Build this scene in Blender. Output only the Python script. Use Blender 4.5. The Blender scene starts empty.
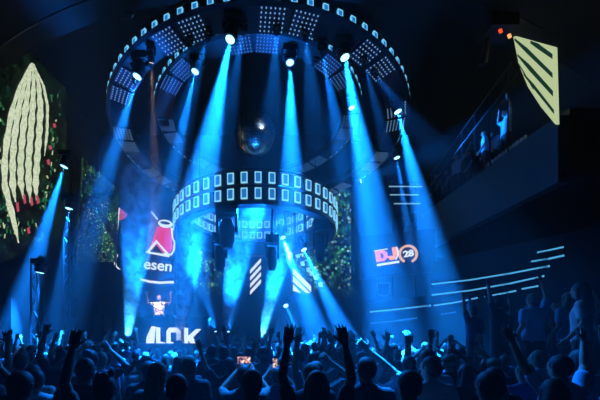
import bpy, bmesh, math, random
from mathutils import Vector, Matrix, Euler
random.seed(7)
PI = math.pi
C = bpy.context.scene.collection
S = bpy.context.scene
F, PX, PY, EYE = 300.0, 258.0, 335.0, 2.0      # focal length in pixels, principal column, horizon row, eye height

def P(px, py, y):                               # a pixel at depth y -> a point in the hall
    return Vector(((px - PX) / F * y, y, EYE + (PY - py) / F * y))

# ------------------------------------------------------------------ camera, world, exposure
cd = bpy.data.cameras.new('camera'); cam = bpy.data.objects.new('camera', cd); C.objects.link(cam)
cam.location = (0, 0, EYE); cam.rotation_euler = (PI / 2, 0, 0)
cd.lens = 18.0; cd.sensor_width = 36.0; cd.shift_x = 0.07; cd.shift_y = 0.225; cd.clip_start = 0.05
S.camera = cam
w = bpy.data.worlds.new('night'); S.world = w; w.use_nodes = True
w.node_tree.nodes['Background'].inputs[0].default_value = (0.0, 0.01, 0.02, 1)
w.node_tree.nodes['Background'].inputs[1].default_value = 0.02
S.view_settings.view_transform = 'Standard'; S.view_settings.look = 'None'
S.view_settings.exposure = 0.0; S.view_settings.gamma = 1.0; S.view_settings.use_curve_mapping = False
S.cycles.max_bounces = 4; S.cycles.diffuse_bounces = 1; S.cycles.glossy_bounces = 2; S.cycles.volume_bounces = 0
S.cycles.transmission_bounces = 3; S.cycles.transparent_max_bounces = 6
S.cycles.sample_clamp_indirect = 2.0; S.cycles.caustics_reflective = False; S.cycles.caustics_refractive = False
S.cycles.use_denoising = True; S.cycles.volume_step_rate = 1.0; S.cycles.volume_max_steps = 128
BLUE = (0.004, 0.20, 1.0)

# ------------------------------------------------------------------ materials
def nmat(name):
    m = bpy.data.materials.new(name); m.use_nodes = True
    nt = m.node_tree; nt.nodes.clear()
    out = nt.nodes.new('ShaderNodeOutputMaterial')
    return m, nt, out
def N(nt, typ, **kw):
    n = nt.nodes.new(typ)
    for k, v in kw.items(): setattr(n, k, v)
    return n
def M_(nt, op, a, b=None, c=None, clamp=False):
    n = nt.nodes.new('ShaderNodeMath'); n.operation = op; n.use_clamp = clamp
    for i, v in enumerate((a, b, c)):
        if v is None: continue
        if isinstance(v, (int, float)): n.inputs[i].default_value = v
        else: nt.links.new(v, n.inputs[i])
    return n.outputs[0]
def surf(name, col, rough=0.6, metal=0.0, vary=0.25, scale=6.0, bump=0.0):
    m, nt, out = nmat(name)
    b = N(nt, 'ShaderNodeBsdfPrincipled'); tc = N(nt, 'ShaderNodeTexCoord')
    nz = N(nt, 'ShaderNodeTexNoise'); nz.inputs['Scale'].default_value = scale; nz.inputs['Detail'].default_value = 3
    nt.links.new(tc.outputs['Object'], nz.inputs['Vector'])
    r = N(nt, 'ShaderNodeValToRGB')
    r.color_ramp.elements[0].position = 0.3; r.color_ramp.elements[1].position = 0.7
    r.color_ramp.elements[0].color = (*[c * (1 - vary) for c in col], 1)
    r.color_ramp.elements[1].color = (*[min(1, c * (1 + vary)) for c in col], 1)
    nt.links.new(nz.outputs['Fac'], r.inputs['Fac']); nt.links.new(r.outputs['Color'], b.inputs['Base Color'])
    b.inputs['Roughness'].default_value = rough; b.inputs['Metallic'].default_value = metal
    if bump:
        bp = N(nt, 'ShaderNodeBump'); bp.inputs['Strength'].default_value = bump; bp.inputs['Distance'].default_value = 0.02
        nt.links.new(nz.outputs['Fac'], bp.inputs['Height']); nt.links.new(bp.outputs['Normal'], b.inputs['Normal'])
    nt.links.new(b.outputs[0], out.inputs[0])
    return m
def emit(name, col, s, sample=False):
    m, nt, out = nmat(name)
    e = N(nt, 'ShaderNodeEmission'); e.inputs[0].default_value = (*col, 1); e.inputs[1].default_value = s
    nt.links.new(e.outputs[0], out.inputs[0])
    m.cycles.emission_sampling = 'AUTO' if sample else 'NONE'
    return m
BLACK = surf('black metal', (0.012, 0.014, 0.018), 0.45, 0.4)
SATIN = surf('black satin housing', (0.008, 0.009, 0.012), 0.5, 0.0)
STEEL = surf('dark steel', (0.05, 0.055, 0.065), 0.35, 0.8)
FLOORM = surf('club floor', (0.02, 0.022, 0.028), 0.35, 0, 0.3, 3)
WALLM = surf('painted dark wall', (0.008, 0.012, 0.015), 0.8, 0, 0.25, 2)
SOFFIT = surf('matt black ceiling paint', (0.006, 0.006, 0.007), 0.9, 0, 0.2, 2)
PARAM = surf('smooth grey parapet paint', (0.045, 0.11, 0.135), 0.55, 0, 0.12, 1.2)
RINGM = surf('ring cladding', (0.009, 0.011, 0.016), 0.45, 0.2, 0.2, 4)
PANELM = surf('blue black panel', (0.012, 0.035, 0.10), 0.45, 0, 0.2, 4)
DECK = surf('stage deck', (0.015, 0.016, 0.02), 0.5, 0, 0.3, 5)
WINB = emit('window rim light', (0.16, 0.62, 1.0), 1.1)
WINC = emit('window blue light', (0.015, 0.20, 0.62), 0.85)
WINHI = emit('pale window rim light', (0.28, 0.74, 1.0), 1.0)
DOT = emit('panel dot lamp', (0.20, 0.45, 0.70), 0.85)
DOTI = emit('small blue dot lamp', (0.08, 0.30, 0.70), 0.8)
LENS = emit('lens light', (0.30, 0.74, 1.0), 3.2)
STRIP = emit('strip light', (0.10, 0.52, 0.92), 0.85)
STRIPD = emit('dim strip light', (0.03, 0.24, 0.55), 0.5)
WHITE = emit('white screen light', (0.86, 0.95, 1.0), 0.95)
CREAM = emit('pale green screen light', (0.62, 0.74, 0.40), 0.85)
GREENP = emit('green screen light', (0.04, 0.30, 0.12), 0.5)
PINKP = emit('pink screen light', (0.75, 0.10, 0.18), 0.7)
REDP = emit('red screen light', (0.95, 0.015, 0.07), 0.85)
ORANGE = emit('orange letter light', (1.0, 0.33, 0.0), 1.15)
PINKL = emit('pink letter light', (1.0, 0.25, 0.32), 1.0)
GOLD = emit('gold ring light', (0.95, 0.55, 0.25), 0.9)
RLED = emit('red indicator', (1.0, 0.07, 0.02), 1.4)
AMBER = emit('amber indicator', (1.0, 0.35, 0.12), 1.6)
DARKSCR = surf('unlit screen', (0.004, 0.006, 0.012), 0.35, 0, 0.2, 2)

# ------------------------------------------------------------------ mesh helpers
def finish(name, bm, mats, parent=None, smooth=False):
    me = bpy.data.meshes.new(name)
    bmesh.ops.recalc_face_normals(bm, faces=bm.faces)
    if smooth:
        for f in bm.faces: f.smooth = True
    bm.to_mesh(me); bm.free()
    for m in (mats if isinstance(mats, (list, tuple)) else [mats]): me.materials.append(m)
    o = bpy.data.objects.new(name, me); C.objects.link(o)
    if parent: o.parent = parent
    return o
def box(bm, c, s, mat=0, rot=None):
    r = bmesh.ops.create_cube(bm, size=1.0)
    T = Matrix.Translation(Vector(c)) @ (rot.to_4x4() if rot else Matrix()) @ Matrix.Diagonal((*s, 1))
    bmesh.ops.transform(bm, matrix=T, verts=r['verts'])
    for f in {f for v in r['verts'] for f in v.link_faces}: f.material_index = mat
    return r['verts']
def frame_of(d):
    d = Vector(d).normalized(); return d.to_track_quat('Z', 'X').to_matrix()
def cyl(bm, a, b, r1, r2=None, seg=12, mat=0):
    a, b = Vector(a), Vector(b); r2 = r1 if r2 is None else r2
    r = bmesh.ops.create_cone(bm, cap_ends=True, segments=seg, radius1=r1, radius2=r2, depth=(b - a).length)
    T = Matrix.Translation((a + b) / 2) @ frame_of(b - a).to_4x4()
    bmesh.ops.transform(bm, matrix=T, verts=r['verts'])
    for f in {f for v in r['verts'] for f in v.link_faces}: f.material_index = mat
def tube(bm, pts, r, seg=8, mat=0):
    for a, b in zip(pts, pts[1:]): cyl(bm, a, b, r, seg=seg, mat=mat)
def lathe(bm, prof, seg=64, mat=0, a0=0.0, a1=2 * PI):
    full = abs(a1 - a0 - 2 * PI) < 1e-6
    n = seg if full else seg + 1
    rows = []
    for i in range(n):
        t = a0 + (a1 - a0) * i / seg
        rows.append([bm.verts.new((r * math.sin(t), -r * math.cos(t), z)) for r, z in prof])
    k = len(prof)
    for i in range(seg):
        A, B = rows[i], rows[(i + 1) % n]
        for j in range(k):
            if len(prof) == 2 and j == 1: break
            f = bm.faces.new((A[j], B[j], B[(j + 1) % k], A[(j + 1) % k])); f.material_index = mat
def slab(bm, pts, thick, mat=0, org=Vector()):                # a polygon with thickness: pts are 3-D, planar; thickness along its normal, away from the viewer
    n = (pts[1] - pts[0]).cross(pts[2] - pts[0])
    for i in range(len(pts)):
        m = (pts[(i + 1) % len(pts)] - pts[0]).cross(pts[(i + 2) % len(pts)] - pts[0])
        if m.length > n.length: n = m
    n.normalize()
    mid = sum(pts, Vector()) / len(pts) + org
    if n.dot(mid - Vector((0, 0, EYE))) < 0: n = -n
    A = [bm.verts.new(p) for p in pts]; B = [bm.verts.new(p + n * thick) for p in pts]
    fs = [bm.faces.new(A), bm.faces.new(B[::-1])]
    for i in range(len(A)):
        j = (i + 1) % len(A); fs.append(bm.faces.new((A[i], B[i], B[j], A[j])))
    for f in fs: f.material_index = mat
def tag(o, label, cat, group=None, kind=None):
    o['label'] = label; o['category'] = cat
    if group: o['group'] = group
    if kind: o['kind'] = kind
    return o
def thing(name, label, cat, loc=(0, 0, 0), rot=(0, 0, 0), group=None):
    o = bpy.data.objects.new(name, None); C.objects.link(o); o.empty_display_size = 0.2
    o.location = loc; o.rotation_euler = rot
    return tag(o, label, cat, group)
def struct(name, bm, m):
    o = finish(name, bm, m); o['kind'] = 'structure'; return o
def copy_tree(o, parent=None):
    c = o.copy(); C.objects.link(c); c.parent = parent
    for ch in o.children: copy_tree(ch, c)
    return c
ORD = ('first second third fourth fifth sixth seventh eighth ninth tenth eleventh twelfth thirteenth fourteenth fifteenth sixteenth '
       'seventeenth eighteenth nineteenth twentieth').split()
TENS = {2: 'twenty', 3: 'thirty', 4: 'forty'}
def nth(i):                                     # 0 -> first
    n = i + 1
    if n <= 20: return ORD[i]
    if n % 10 == 0: return {3: 'thirtieth', 4: 'fortieth', 5: 'fiftieth'}[n // 10]
    return TENS[n // 10] + '-' + ORD[n % 10 - 1]

# ------------------------------------------------------------------ the hall
ZC = EYE + 9.0
bm = bmesh.new(); box(bm, (0, 8.5, -0.05), (26, 21, 0.1)); struct('floor', bm, FLOORM)
bm = bmesh.new(); box(bm, (0, 18.1, 7), (26, 0.2, 14)); struct('wall_back', bm, WALLM)
bm = bmesh.new(); box(bm, (-9.6, 8.5, 7), (0.2, 19, 14)); struct('wall_left', bm, WALLM)
bm = bmesh.new(); box(bm, (12.6, 8.5, 7), (0.2, 19, 14)); struct('wall_right', bm, WALLM)
bm = bmesh.new(); box(bm, (0, 8.5, 14.05), (26, 21, 0.1)); struct('ceiling', bm, SOFFIT)
# low soffit over the camera, its edge a wide arc
def edge_y(x): return 8.0 + x * x / (2 * (17.0 if x < 0 else 26.0))
bm = bmesh.new(); n = 48
lo = [bm.verts.new((x, edge_y(x), ZC)) for x in [-10 + 22.5 * i / n for i in range(n + 1)]]
lo0 = [bm.verts.new((v.co.x, -1.0, ZC)) for v in lo]
hi = [bm.verts.new((v.co.x, v.co.y, 14.0)) for v in lo]
for i in range(n):
    bm.faces.new((lo[i], lo[i + 1], lo0[i + 1], lo0[i])); bm.faces.new((lo[i], hi[i], hi[i + 1], lo[i + 1]))
struct('ceiling_soffit', bm, SOFFIT)
bm = bmesh.new()
tube(bm, [(x, edge_y(x) - 0.55, ZC - 0.02) for x in [-9.4 + 0.47 * i for i in range(40)]], 0.022, 6)
struct('trim_1', bm, STEEL)

# stage
bm = bmesh.new(); box(bm, (-2.2, 13.7, 0.85), (11.5, 6.8, 1.7)); box(bm, (-2.2, 10.28, 1.66), (11.6, 0.06, 0.1)); o = struct('stage_floor', bm, DECK)

# right balcony: fascia, floor, terrace below
bm = bmesh.new()
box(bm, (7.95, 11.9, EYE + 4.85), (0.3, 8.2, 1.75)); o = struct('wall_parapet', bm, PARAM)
bm = bmesh.new(); box(bm, (10.3, 11.9, 7.75), (4.4, 8.2, 0.3)); struct('floor_balcony', bm, DECK)
bm = bmesh.new(); box(bm, (10.3, 11.9, 6.2), (4.8, 8.2, 0.16)); struct('ceiling_balcony', bm, SOFFIT)

# curved terrace front on the right, carries the light strips
def terr(px):                                   # plan position of the terrace front at a pixel column
    pts = [(360, 13.3), (400, 11.9), (432, 10.8), (470, 9.75), (510, 8.8), (550, 8.0), (575, 7.6), (620, 7.0)]
    for (a, ya), (b, yb) in zip(pts, pts[1:]):
        if a <= px <= b: return ya + (yb - ya) * (px - a) / (b - a)
    return pts[0][1] if px < 360 else pts[-1][1]
bm = bmesh.new(); cols = [362 + 6 * i for i in range(43)]
lo = [Vector(((p - PX) / F * (terr(p) + .06), terr(p) + .06, 0)) for p in cols]
prev = None
for v in lo:
    q = v.copy(); q.normalize(); b = v + Vector((v.x, v.y, 0)).normalized() * 0.25
    tz = 3.45 if v.x / v.y * F + PX < 430 else 4.65
    cur = [bm.verts.new((*v.xy, 0)), bm.verts.new((*v.xy, tz)), bm.verts.new((*b.xy, tz)), bm.verts.new((*b.xy, 0))]
    if prev:
        for j in range(4): bm.faces.new((prev[j], cur[j], cur[(j + 1) % 4], prev[(j + 1) % 4]))
    prev = cur
struct('wall_terrace', bm, SOFFIT)
bm = bmesh.new(); box(bm, (6.6, 5.6, 0.5), (4.2, 3.0, 1.0)); struct('floor_terrace', bm, DECK)

# ------------------------------------------------------------------ light rings
def window(parent, ang, R, z, wd, ht, rim, border=0.022, inward=False, name='led_window', yaw=0.0):
    bm = bmesh.new(); d = 0.05
    box(bm, (0, 0, 0), (wd - 2 * border, d, ht - 2 * border), 1)
    for s in (-1, 1):
        box(bm, (s * (wd - border) / 2, -0.008, 0), (border, d, ht), 0)
        box(bm, (0, -0.008, s * (ht - border) / 2), (wd - 2 * border, d, border), 0)
    o = finish(name, bm, [rim, WINC], parent)
    return o
def place(o, ang, R, z, yaw=0):                 # ang 0 faces the camera, positive to the right
    o.location = (R * math.sin(ang), -R * math.cos(ang), z); o.rotation_euler = (0, 0, ang + yaw)
def copies(proto, spots, yaw=0.0):
    for i, (a, R, z) in enumerate(spots):
        o = proto
        if i:
            o = proto.copy(); C.objects.link(o); o.parent = proto.parent
        place(o, a, R, z, yaw)
def dot_panel(parent, width, r0, r1, nx, ny, dotm):  # lies flat, faces down; local y runs inward
    bm = bmesh.new(); L = r1 - r0
    box(bm, (0, 0, 0.02), (width, L, 0.04), 0)
    for i in range(nx):
        for j in range(ny):
            x = width * ((i + .5) / nx - .5); y = L * ((j + .5) / ny - .5)
            cyl(bm, (x, y, 0.0), (x, y, -0.012), 0.02, 0.016, 8, 1)
    return finish('dot_panel', bm, [PANELM, dotm], parent)
def ring_frame(parent, Ro, Ri, z0, z1, name='frame', mat=RINGM):
    bm = bmesh.new()
    lathe(bm, [(Ro, z0 + .03), (Ro, z1 - .03), (Ro - .03, z1), (Ri + .03, z1), (Ri, z1 - .03), (Ri, z0 + .03), (Ri + .03, z0), (Ro - .03, z0)], 120)
    return finish(name, bm, mat, parent)
def chord(parent, R, z, r, name='truss_chord', mat=STEEL):
    bm = bmesh.new(); k = 120
    lathe(bm, [(R + r * math.cos(t), z + r * math.sin(t)) for t in [2 * PI * i / 8 for i in range(8)]], k)
    return finish(name, bm, mat, parent, True)
def cables(parent, R, z0, z1, angs):
    for a in angs:
        bm = bmesh.new(); p = Vector((R * math.sin(a), -R * math.cos(a), 0))
        cyl(bm, p + Vector((0, 0, z0)), p + Vector((0, 0, z1)), 0.012, seg=6); cyl(bm, p + Vector((0, 0, z0)), p + Vector((0, 0, z0 + .15)), 0.04, seg=8)
        finish('suspension_cable', bm, BLACK, parent)
D = 12.0; rad = math.radians
Z1, Z2 = EYE + 7.34, EYE + 8.22
big = thing('light_ring', 'huge outer ceiling light ring with dotted panels beneath and one row of lit windows', 'light ring', (0, D, 0), group='circular light rings')
ring_frame(big, 5.36, 4.72, Z1 + .03, Z1 + .30); chord(big, 5.30, Z1 + .42, .03); chord(big, 4.8, Z1 + .42, .03)
bm = bmesh.new()
for i in range(90):
    a = 2 * PI * (i + .5) / 90
    box(bm, (5.30 * math.sin(a), -5.30 * math.cos(a), Z1 + .36), (.03, .03, .12), rot=Matrix.Rotation(a, 3, 'Z'))
finish('truss_studs', bm, STEEL, big)
bm = bmesh.new(); lathe(bm, [(5.35, Z1 - .04), (5.35, Z1 + .018), (5.435, Z1 + .018), (5.435, Z1 - .0)], 120); finish('outer_lip', bm, RINGM, big)
wn = window(big, 0, 0, 0, .135, .155, WINB, .02)
copies(wn, [(2 * PI * i / 90 + rad(.6), 5.39, Z1 + .10) for i in range(90)])
pn = dot_panel(big, .62, 0, .62, 6, 6, DOT); k = 0
for u in range(12):
    for s in (-1, 1):
        o = pn if k == 0 else pn.copy()
        if k: C.objects.link(o); o.parent = big
        place(o, rad(8.0 + 30 * u + s * 4.3), 5.03, Z1 - .015); k += 1
cables(big, 5.05, Z1 + .3, 13.99, [rad(x) for x in (20, 110, 200, 290)])

inn = thing('light_ring', 'smaller inner light ring nested above the huge ring, with small dotted panels', 'light ring', (0, D, 0), group='circular light rings')
ring_frame(inn, 3.88, 3.26, Z2 + .03, Z2 + .28); chord(inn, 3.8, Z2 + .4, .03)
bm = bmesh.new(); lathe(bm, [(3.86, Z2 - .05), (3.86, Z2 + .006), (3.945, Z2 + .006), (3.945, Z2 - .01)], 100); finish('outer_lip', bm, RINGM, inn)
wn = window(inn, 0, 0, 0, .13, .16, WINB, .02)
copies(wn, [(2 * PI * i / 66, 3.90, Z2 + .09) for i in range(66)])
pn = dot_panel(inn, .66, 0, .6, 7, 6, DOTI); k = 0
for u in range(8):
    for s in (-1, 1):
        o = pn if k == 0 else pn.copy()
        if k: C.objects.link(o); o.parent = inn
        place(o, rad(-2.0 + 45 * u + s * 6.2), 3.57, Z2 - .015); k += 1
cables(inn, 3.57, Z2 + .28, 13.99, [rad(x) for x in (35, 125, 215, 305)])

XL = -0.1
low = thing('light_ring', 'low hanging drum light ring with two rows of glowing windows under the mirror ball', 'light ring', (XL, D, 0), group='circular light rings')
ring_frame(low, 3.10, 2.72, EYE + 3.92, EYE + 4.90); chord(low, 3.14, EYE + 4.415, .045); chord(low, 3.10, EYE + 4.93, .03); chord(low, 3.10, EYE + 3.90, .03)
wn = window(low, 0, 0, 0, .20, .32, WINHI, .03)
copies(wn, [(2 * PI * (i + .25) / 48, 3.15, EYE + z) for z in (4.18, 4.65) for i in range(48)])
for yo in (-2.38, -1.0):
    xx = math.sqrt(2.9 ** 2 - yo * yo); bm = bmesh.new(); cyl(bm, (-xx, yo, EYE + 4.96), (xx, yo, EYE + 4.96), .035, seg=8); finish('crossbar', bm, BLACK, low)
cables(low, 2.9, EYE + 4.9, 13.99, [rad(x) for x in (-8, 130, 250)] + [rad(-38)])

cen = thing('light_ring', 'curved glowing wall of windows seen up inside the low drum ring', 'light ring', (XL, D, 0), group='circular light rings')
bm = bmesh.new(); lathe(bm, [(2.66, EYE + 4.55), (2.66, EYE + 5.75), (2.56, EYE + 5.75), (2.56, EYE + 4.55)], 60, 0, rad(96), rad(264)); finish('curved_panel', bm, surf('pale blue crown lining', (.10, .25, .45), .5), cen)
wn = window(cen, 0, 0, 0, .24, .30, WINHI, .03)
copies(wn, [(rad(180) + 2 * PI * (i - 9.5) / 44, 2.535, EYE + z) for z in (4.83, 5.33) for i in range(20)], yaw=PI)
cables(cen, 2.61, EYE + 5.75, 13.99, [rad(x) for x in (105, 180, 255)])

# mirror ball
bc = P(255, 134, D); br = .80
ball = thing('mirror_ball', 'silver mirror ball hanging between the upper rings and the low drum ring', 'mirror ball', bc)
m, nt, out = nmat('mirror tiles')
b = N(nt, 'ShaderNodeBsdfPrincipled'); b.inputs['Metallic'].default_value = 1; b.inputs['Roughness'].default_value = .28
tc = N(nt, 'ShaderNodeTexCoord'); vo = N(nt, 'ShaderNodeTexVoronoi'); vo.inputs['Scale'].default_value = 9
nt.links.new(tc.outputs['Object'], vo.inputs['Vector'])
rp = N(nt, 'ShaderNodeValToRGB'); rp.color_ramp.elements[0].color = (.45, .5, .55, 1); rp.color_ramp.elements[1].color = (.9, .93, .96, 1)
nt.links.new(vo.outputs['Color'], rp.inputs['Fac']); nt.links.new(rp.outputs[0], b.inputs['Base Color']); nt.links.new(b.outputs[0], out.inputs[0])
bm = bmesh.new(); rows = 26
for i in range(rows):
    t0, t1 = PI * i / rows, PI * (i + .93) / rows; kk = max(6, int(52 * math.sin((t0 + t1) / 2)))
    for j in range(kk):
        p0, p1 = 2 * PI * j / kk, 2 * PI * (j + .93) / kk
        jit = [random.uniform(-.012, .012) for _ in range(2)]
        q = []
        for t, p in ((t0, p0), (t1, p0), (t1, p1), (t0, p1)):
            v = Vector((math.sin(t) * math.cos(p), math.sin(t) * math.sin(p), math.cos(t))) * br
            q.append(v)
        c = sum(q, Vector()) / 4; rot = Matrix.Rotation(jit[0] * 4, 3, 'X') @ Matrix.Rotation(jit[1] * 4, 3, 'Z')
        vs = [bm.verts.new(c + rot @ (v - c)) for v in q]
        if i in (0,): vs = [vs[0], vs[1], vs[2]] if False else vs
        try: bm.faces.new(vs)
        except ValueError: pass
finish('mirror_tiles', bm, m, ball)
bm = bmesh.new(); bmesh.ops.create_uvsphere(bm, u_segments=32, v_segments=16, radius=br * .985); finish('core', bm, SATIN, ball, True)
bm = bmesh.new(); cyl(bm, (0, 0, br - .02), (0, 0, br + .14), .12, .1); finish('motor', bm, BLACK, ball)
bm = bmesh.new(); cyl(bm, (0, 0, br + .1), (0, 0, 13.99 - bc.z), .014, seg=6); finish('suspension_cable', bm, BLACK, ball)

# ------------------------------------------------------------------ moving heads and their beams
def aim_fixture(label, lens, target, ang, power, top, size=1.22, group='moving head beam lights', col=BLUE, blend=.85, lensm=LENS, name='moving_head', soft=.04, upright=False):
    lens, target = Vector(lens), Vector(target); d = (target - lens).normalized()
    base = Vector((lens.x - d.x * .34 * size, lens.y - d.y * .34 * size, top))
    if upright: base = Vector((lens.x, lens.y, top))
    t = thing(name, label, 'stage light', base, group=group)
    L = lens - base; piv = L - d * .26 * size
    s = size
    fz = -1 if upright else 1
    bm = bmesh.new(); box(bm, (0, 0, -.06 * s * fz), (.34 * s, .30 * s, .12 * s)); box(bm, (0, 0, -.13 * s * fz), (.24 * s, .22 * s, .03 * s))
    for e in (-1, 1): cyl(bm, (e * .1 * s, 0, 0.0), (e * .1 * s, 0, .05 * s * fz), .025 * s)
    finish('base', bm, SATIN, t)
    bm = bmesh.new()
    zt = -.13 * s * fz
    for e in (-1, 1):
        a = Vector((piv.x + e * .17 * s, piv.y, piv.z)); bq = Vector((e * .14 * s, 0, zt))
        if (a - bq).length < .05: bq = a + Vector((0, 0, .08))
        cyl(bm, a, bq, .04 * s, .05 * s, 8)
        cyl(bm, a - Vector((e * .06 * s, 0, 0)), a + Vector((e * .03 * s, 0, 0)), .06 * s, seg=12)
    cyl(bm, (-.15 * s, 0, zt), (.15 * s, 0, zt), .04 * s, seg=8)
    finish('yoke', bm, SATIN, t)
    bm = bmesh.new()
    cyl(bm, L - d * .44 * s, L - d * .30 * s, .07 * s, .125 * s, 20); cyl(bm, L - d * .30 * s, L - d * .12 * s, .125 * s, .135 * s, 20)
    cyl(bm, L - d * .12 * s, L - d * .012, .135 * s, .125 * s, 20)
    h = finish('head', bm, SATIN, t)
    bm = bmesh.new(); cyl(bm, L - d * .02, L - d * .002, .09 * s, .085 * s, 24); finish('lens', bm, lensm, h)
    ld = bpy.data.lights.new('beam', 'SPOT'); ld.energy = power; ld.color = col; ld.spot_size = rad(ang); ld.spot_blend = blend; ld.shadow_soft_size = soft
    lo_ = bpy.data.objects.new('beam', ld); C.objects.link(lo_); lo_.parent = t
    lo_.location = L + d * .02; lo_.rotation_euler = d.to_track_quat('-Z', 'Y').to_euler()
    return t
def beam(label, px, py, y, tx, ty, ang, power, top, dy=0.0, **kw):
    a = P(px, py, y); b = P(tx, ty, y + dy); aim_fixture(label, a, b, ang, power, top, **kw)
W = 520.0
WW = 2.2
beam('moving head throwing the brightest beam, hung at the near edge of the huge ring', 230, 40, 7.0, 203, 175, 15, 900 * W, Z1 + .04)
beam('moving head on the inner ring whose straight beam falls beside the mirror ball', 290, 63, 8.7, 291.5, 180, 14, 800 * W, Z2 + .04)
beam('moving head on the huge ring throwing the long beam past its right side', 345, 58, 7.55, 377, 240, 14, 900 * W, Z1 + .04)
beam('moving head on the inner ring, its short beam joining the long one', 352, 108, 10.4, 366, 210, 10, 500 * W, Z2 + .04)
beam('moving head at the right rim of the huge ring, beam leaning to the balcony', 398, 112, 9.4, 432, 250, 13, 800 * W, Z1 + .04)
beam('moving head low at the far right of the huge ring, thin beam over white bars', 397, 158, 11.9, 411, 250, 8, 350 * W, Z1 + .04)
beam('moving head on the inner ring left of the brightest beam', 195, 72, 9.0, 180, 140, 11, 300 * W, Z2 + .04)
beam('moving head at the left of the huge ring, short beam leaning outward', 137, 77, 8.0, 118, 140, 11, 300 * W, Z1 + .04)
# lights on the left: a tower with two heads and a floor stand with one
def tower(px, y, z1, label, arms):
    p = P(px, PY, y); t = thing('truss_tower', label, 'truss', (p.x, p.y, 0))
    bm = bmesh.new()
    for sx in (-1, 1):
        for sy in (-1, 1): cyl(bm, (sx * .13, sy * .13, .04), (sx * .13, sy * .13, z1), .022, seg=8)
    finish('upright_tubes', bm, BLACK, t)
    bm = bmesh.new(); k = int(z1 / .4)
    for i in range(k):
        for sx in (-1, 1):
            e = 1 if i % 2 else -1
            cyl(bm, (sx * .13, -.13 * e, .06 + i * z1 / k), (sx * .13, .13 * e, min(z1, .06 + (i + 1) * z1 / k)), .011, seg=6)
            cyl(bm, (-.13 * e, sx * .13, .06 + i * z1 / k), (.13 * e, sx * .13, min(z1, .06 + (i + 1) * z1 / k)), .011, seg=6)
    finish('lattice_braces', bm, BLACK, t)
    bm = bmesh.new(); box(bm, (0, 0, .02), (.7, .7, .04)); finish('base_plate', bm, BLACK, t)
    for (dx, z) in arms:
        bm = bmesh.new(); cyl(bm, (min(0, dx) - .1, -.17, z), (max(0, dx) + .1, -.17, z), .03, seg=8); finish('outrigger_bar', bm, BLACK, t)
    return t
a = P(64, 167, 10); b2 = P(69, 209, 10.2)
tower(70, 10.35, a.z + .55, 'dark lattice lighting tower by the left wall carrying two beam heads', [(a.x - P(70, 0, 10.35).x, a.z + .5), (b2.x - P(70, 0, 10.35).x, b2.z + .5)])
beam('moving head on top of the left tower, broad beam slanting to the floor', 64, 167, 10, 17, 320, 11, 900 * W, a.z + .47)
beam('moving head lower on the left tower with a narrower steep beam', 69, 209, 10.2, 58, 305, 9, 380 * W, b2.z + .47)
c2 = P(40, 273, 9.6)
tower(38, 9.8, c2.z + .5, 'short lattice stand at far left carrying one beam head', [(c2.x - P(38, 0, 9.8).x, c2.z + .45)])
beam('moving head on the short left stand, thin short beam', 40, 273, 9.6, 33, 325, 8, 220 * W, c2.z + .42)
# upstage beam heads, then wash lights added for glow
q = P(286, 306, 13.2)
tower(284, 13.4, q.z + .5, 'short lattice stand on the stage floor right of the smoke jets', [(0, q.z + .45)]).location.z = 1.7
bpy.data.objects['truss_tower.002' if 'truss_tower.002' in bpy.data.objects else 'truss_tower'].scale.z = (q.z + .5 - 1.7) / (q.z + .5)
beam('small moving head on the stage stand, short beam into the crowd', 286, 306, 13.2, 302, 340, 9, 260 * W, q.z + .40, dy=-1.5)
beam('moving head under the low drum ring, broad beam down to the right', 283, 238, 10.93, 322, 345, 16, 950 * W, EYE + 4.93, dy=-1.0)
beam('moving head right under the low drum ring, second broad parallel beam', 304, 250, 10.9, 350, 345, 14, 750 * W, EYE + 4.93, dy=-1.0)
beam('narrow white pin spot added on the inner ring to brighten the mirror ball', 312, 66, 9.1, 256, 128, 11, 110, Z2 + .04, dy=2.4, size=.5, lensm=DARKSCR, name='added_pin_spot', col=(.55, .75, 1))  # added lamp, only there to brighten the mirror ball
def wash(label, px, py, y, tx, ty, ang, power, top, dy=0.0, col=BLUE, size=1.0):
    aim_fixture(label, P(px, py, y), P(tx, ty, y + dy), ang, power, top, size, group='added wide wash lights', col=col, blend=1.0, name='added_wash_light', soft=.12)
wash('added wide wash light at the left of the inner ring, flooding the stage blue', 164, 96, 11.6, 150, 320, 34, 900 * WW, Z2 + .04, dy=.3)  # added lamp for the blue glow over the stage
wash('added wide wash light at the back of the inner ring, aimed at the stage middle', 250, 118, 15.0, 235, 330, 44, 800 * WW, Z2 + .04, dy=-2)  # added lamp, fills the haze at mid stage with blue
wash('added wide wash light at the right of the inner ring, flooding beside the sign', 356, 120, 12.6, 372, 330, 26, 900 * WW, Z2 + .04, dy=.5)  # added lamp, blue fill beside the sign
wash('added wide wash light inside the drum ring, tipped forward over the crowd', 262, 206, 10.95, 225, 385, 98, 2600 * WW, EYE + 4.93, dy=-6.0, size=.6)  # added lamp hidden in the drum to lighten the crowd
wash('added wide wash light at the right back of the huge ring, facing the balcony', 361, 181, 13.7, 493, 128, 22, 5000 * WW, Z1 + .04, dy=-3)  # added lamp that brightens the balcony guests

wash('added wide wash light inside the drum ring, lighting its glowing curved wall', 262, 197, 11.0, 258, 228, 80, 110 * WW, EYE + 4.93, dy=3.6, size=.6)  # added lamp that brightens the curved wall

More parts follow.
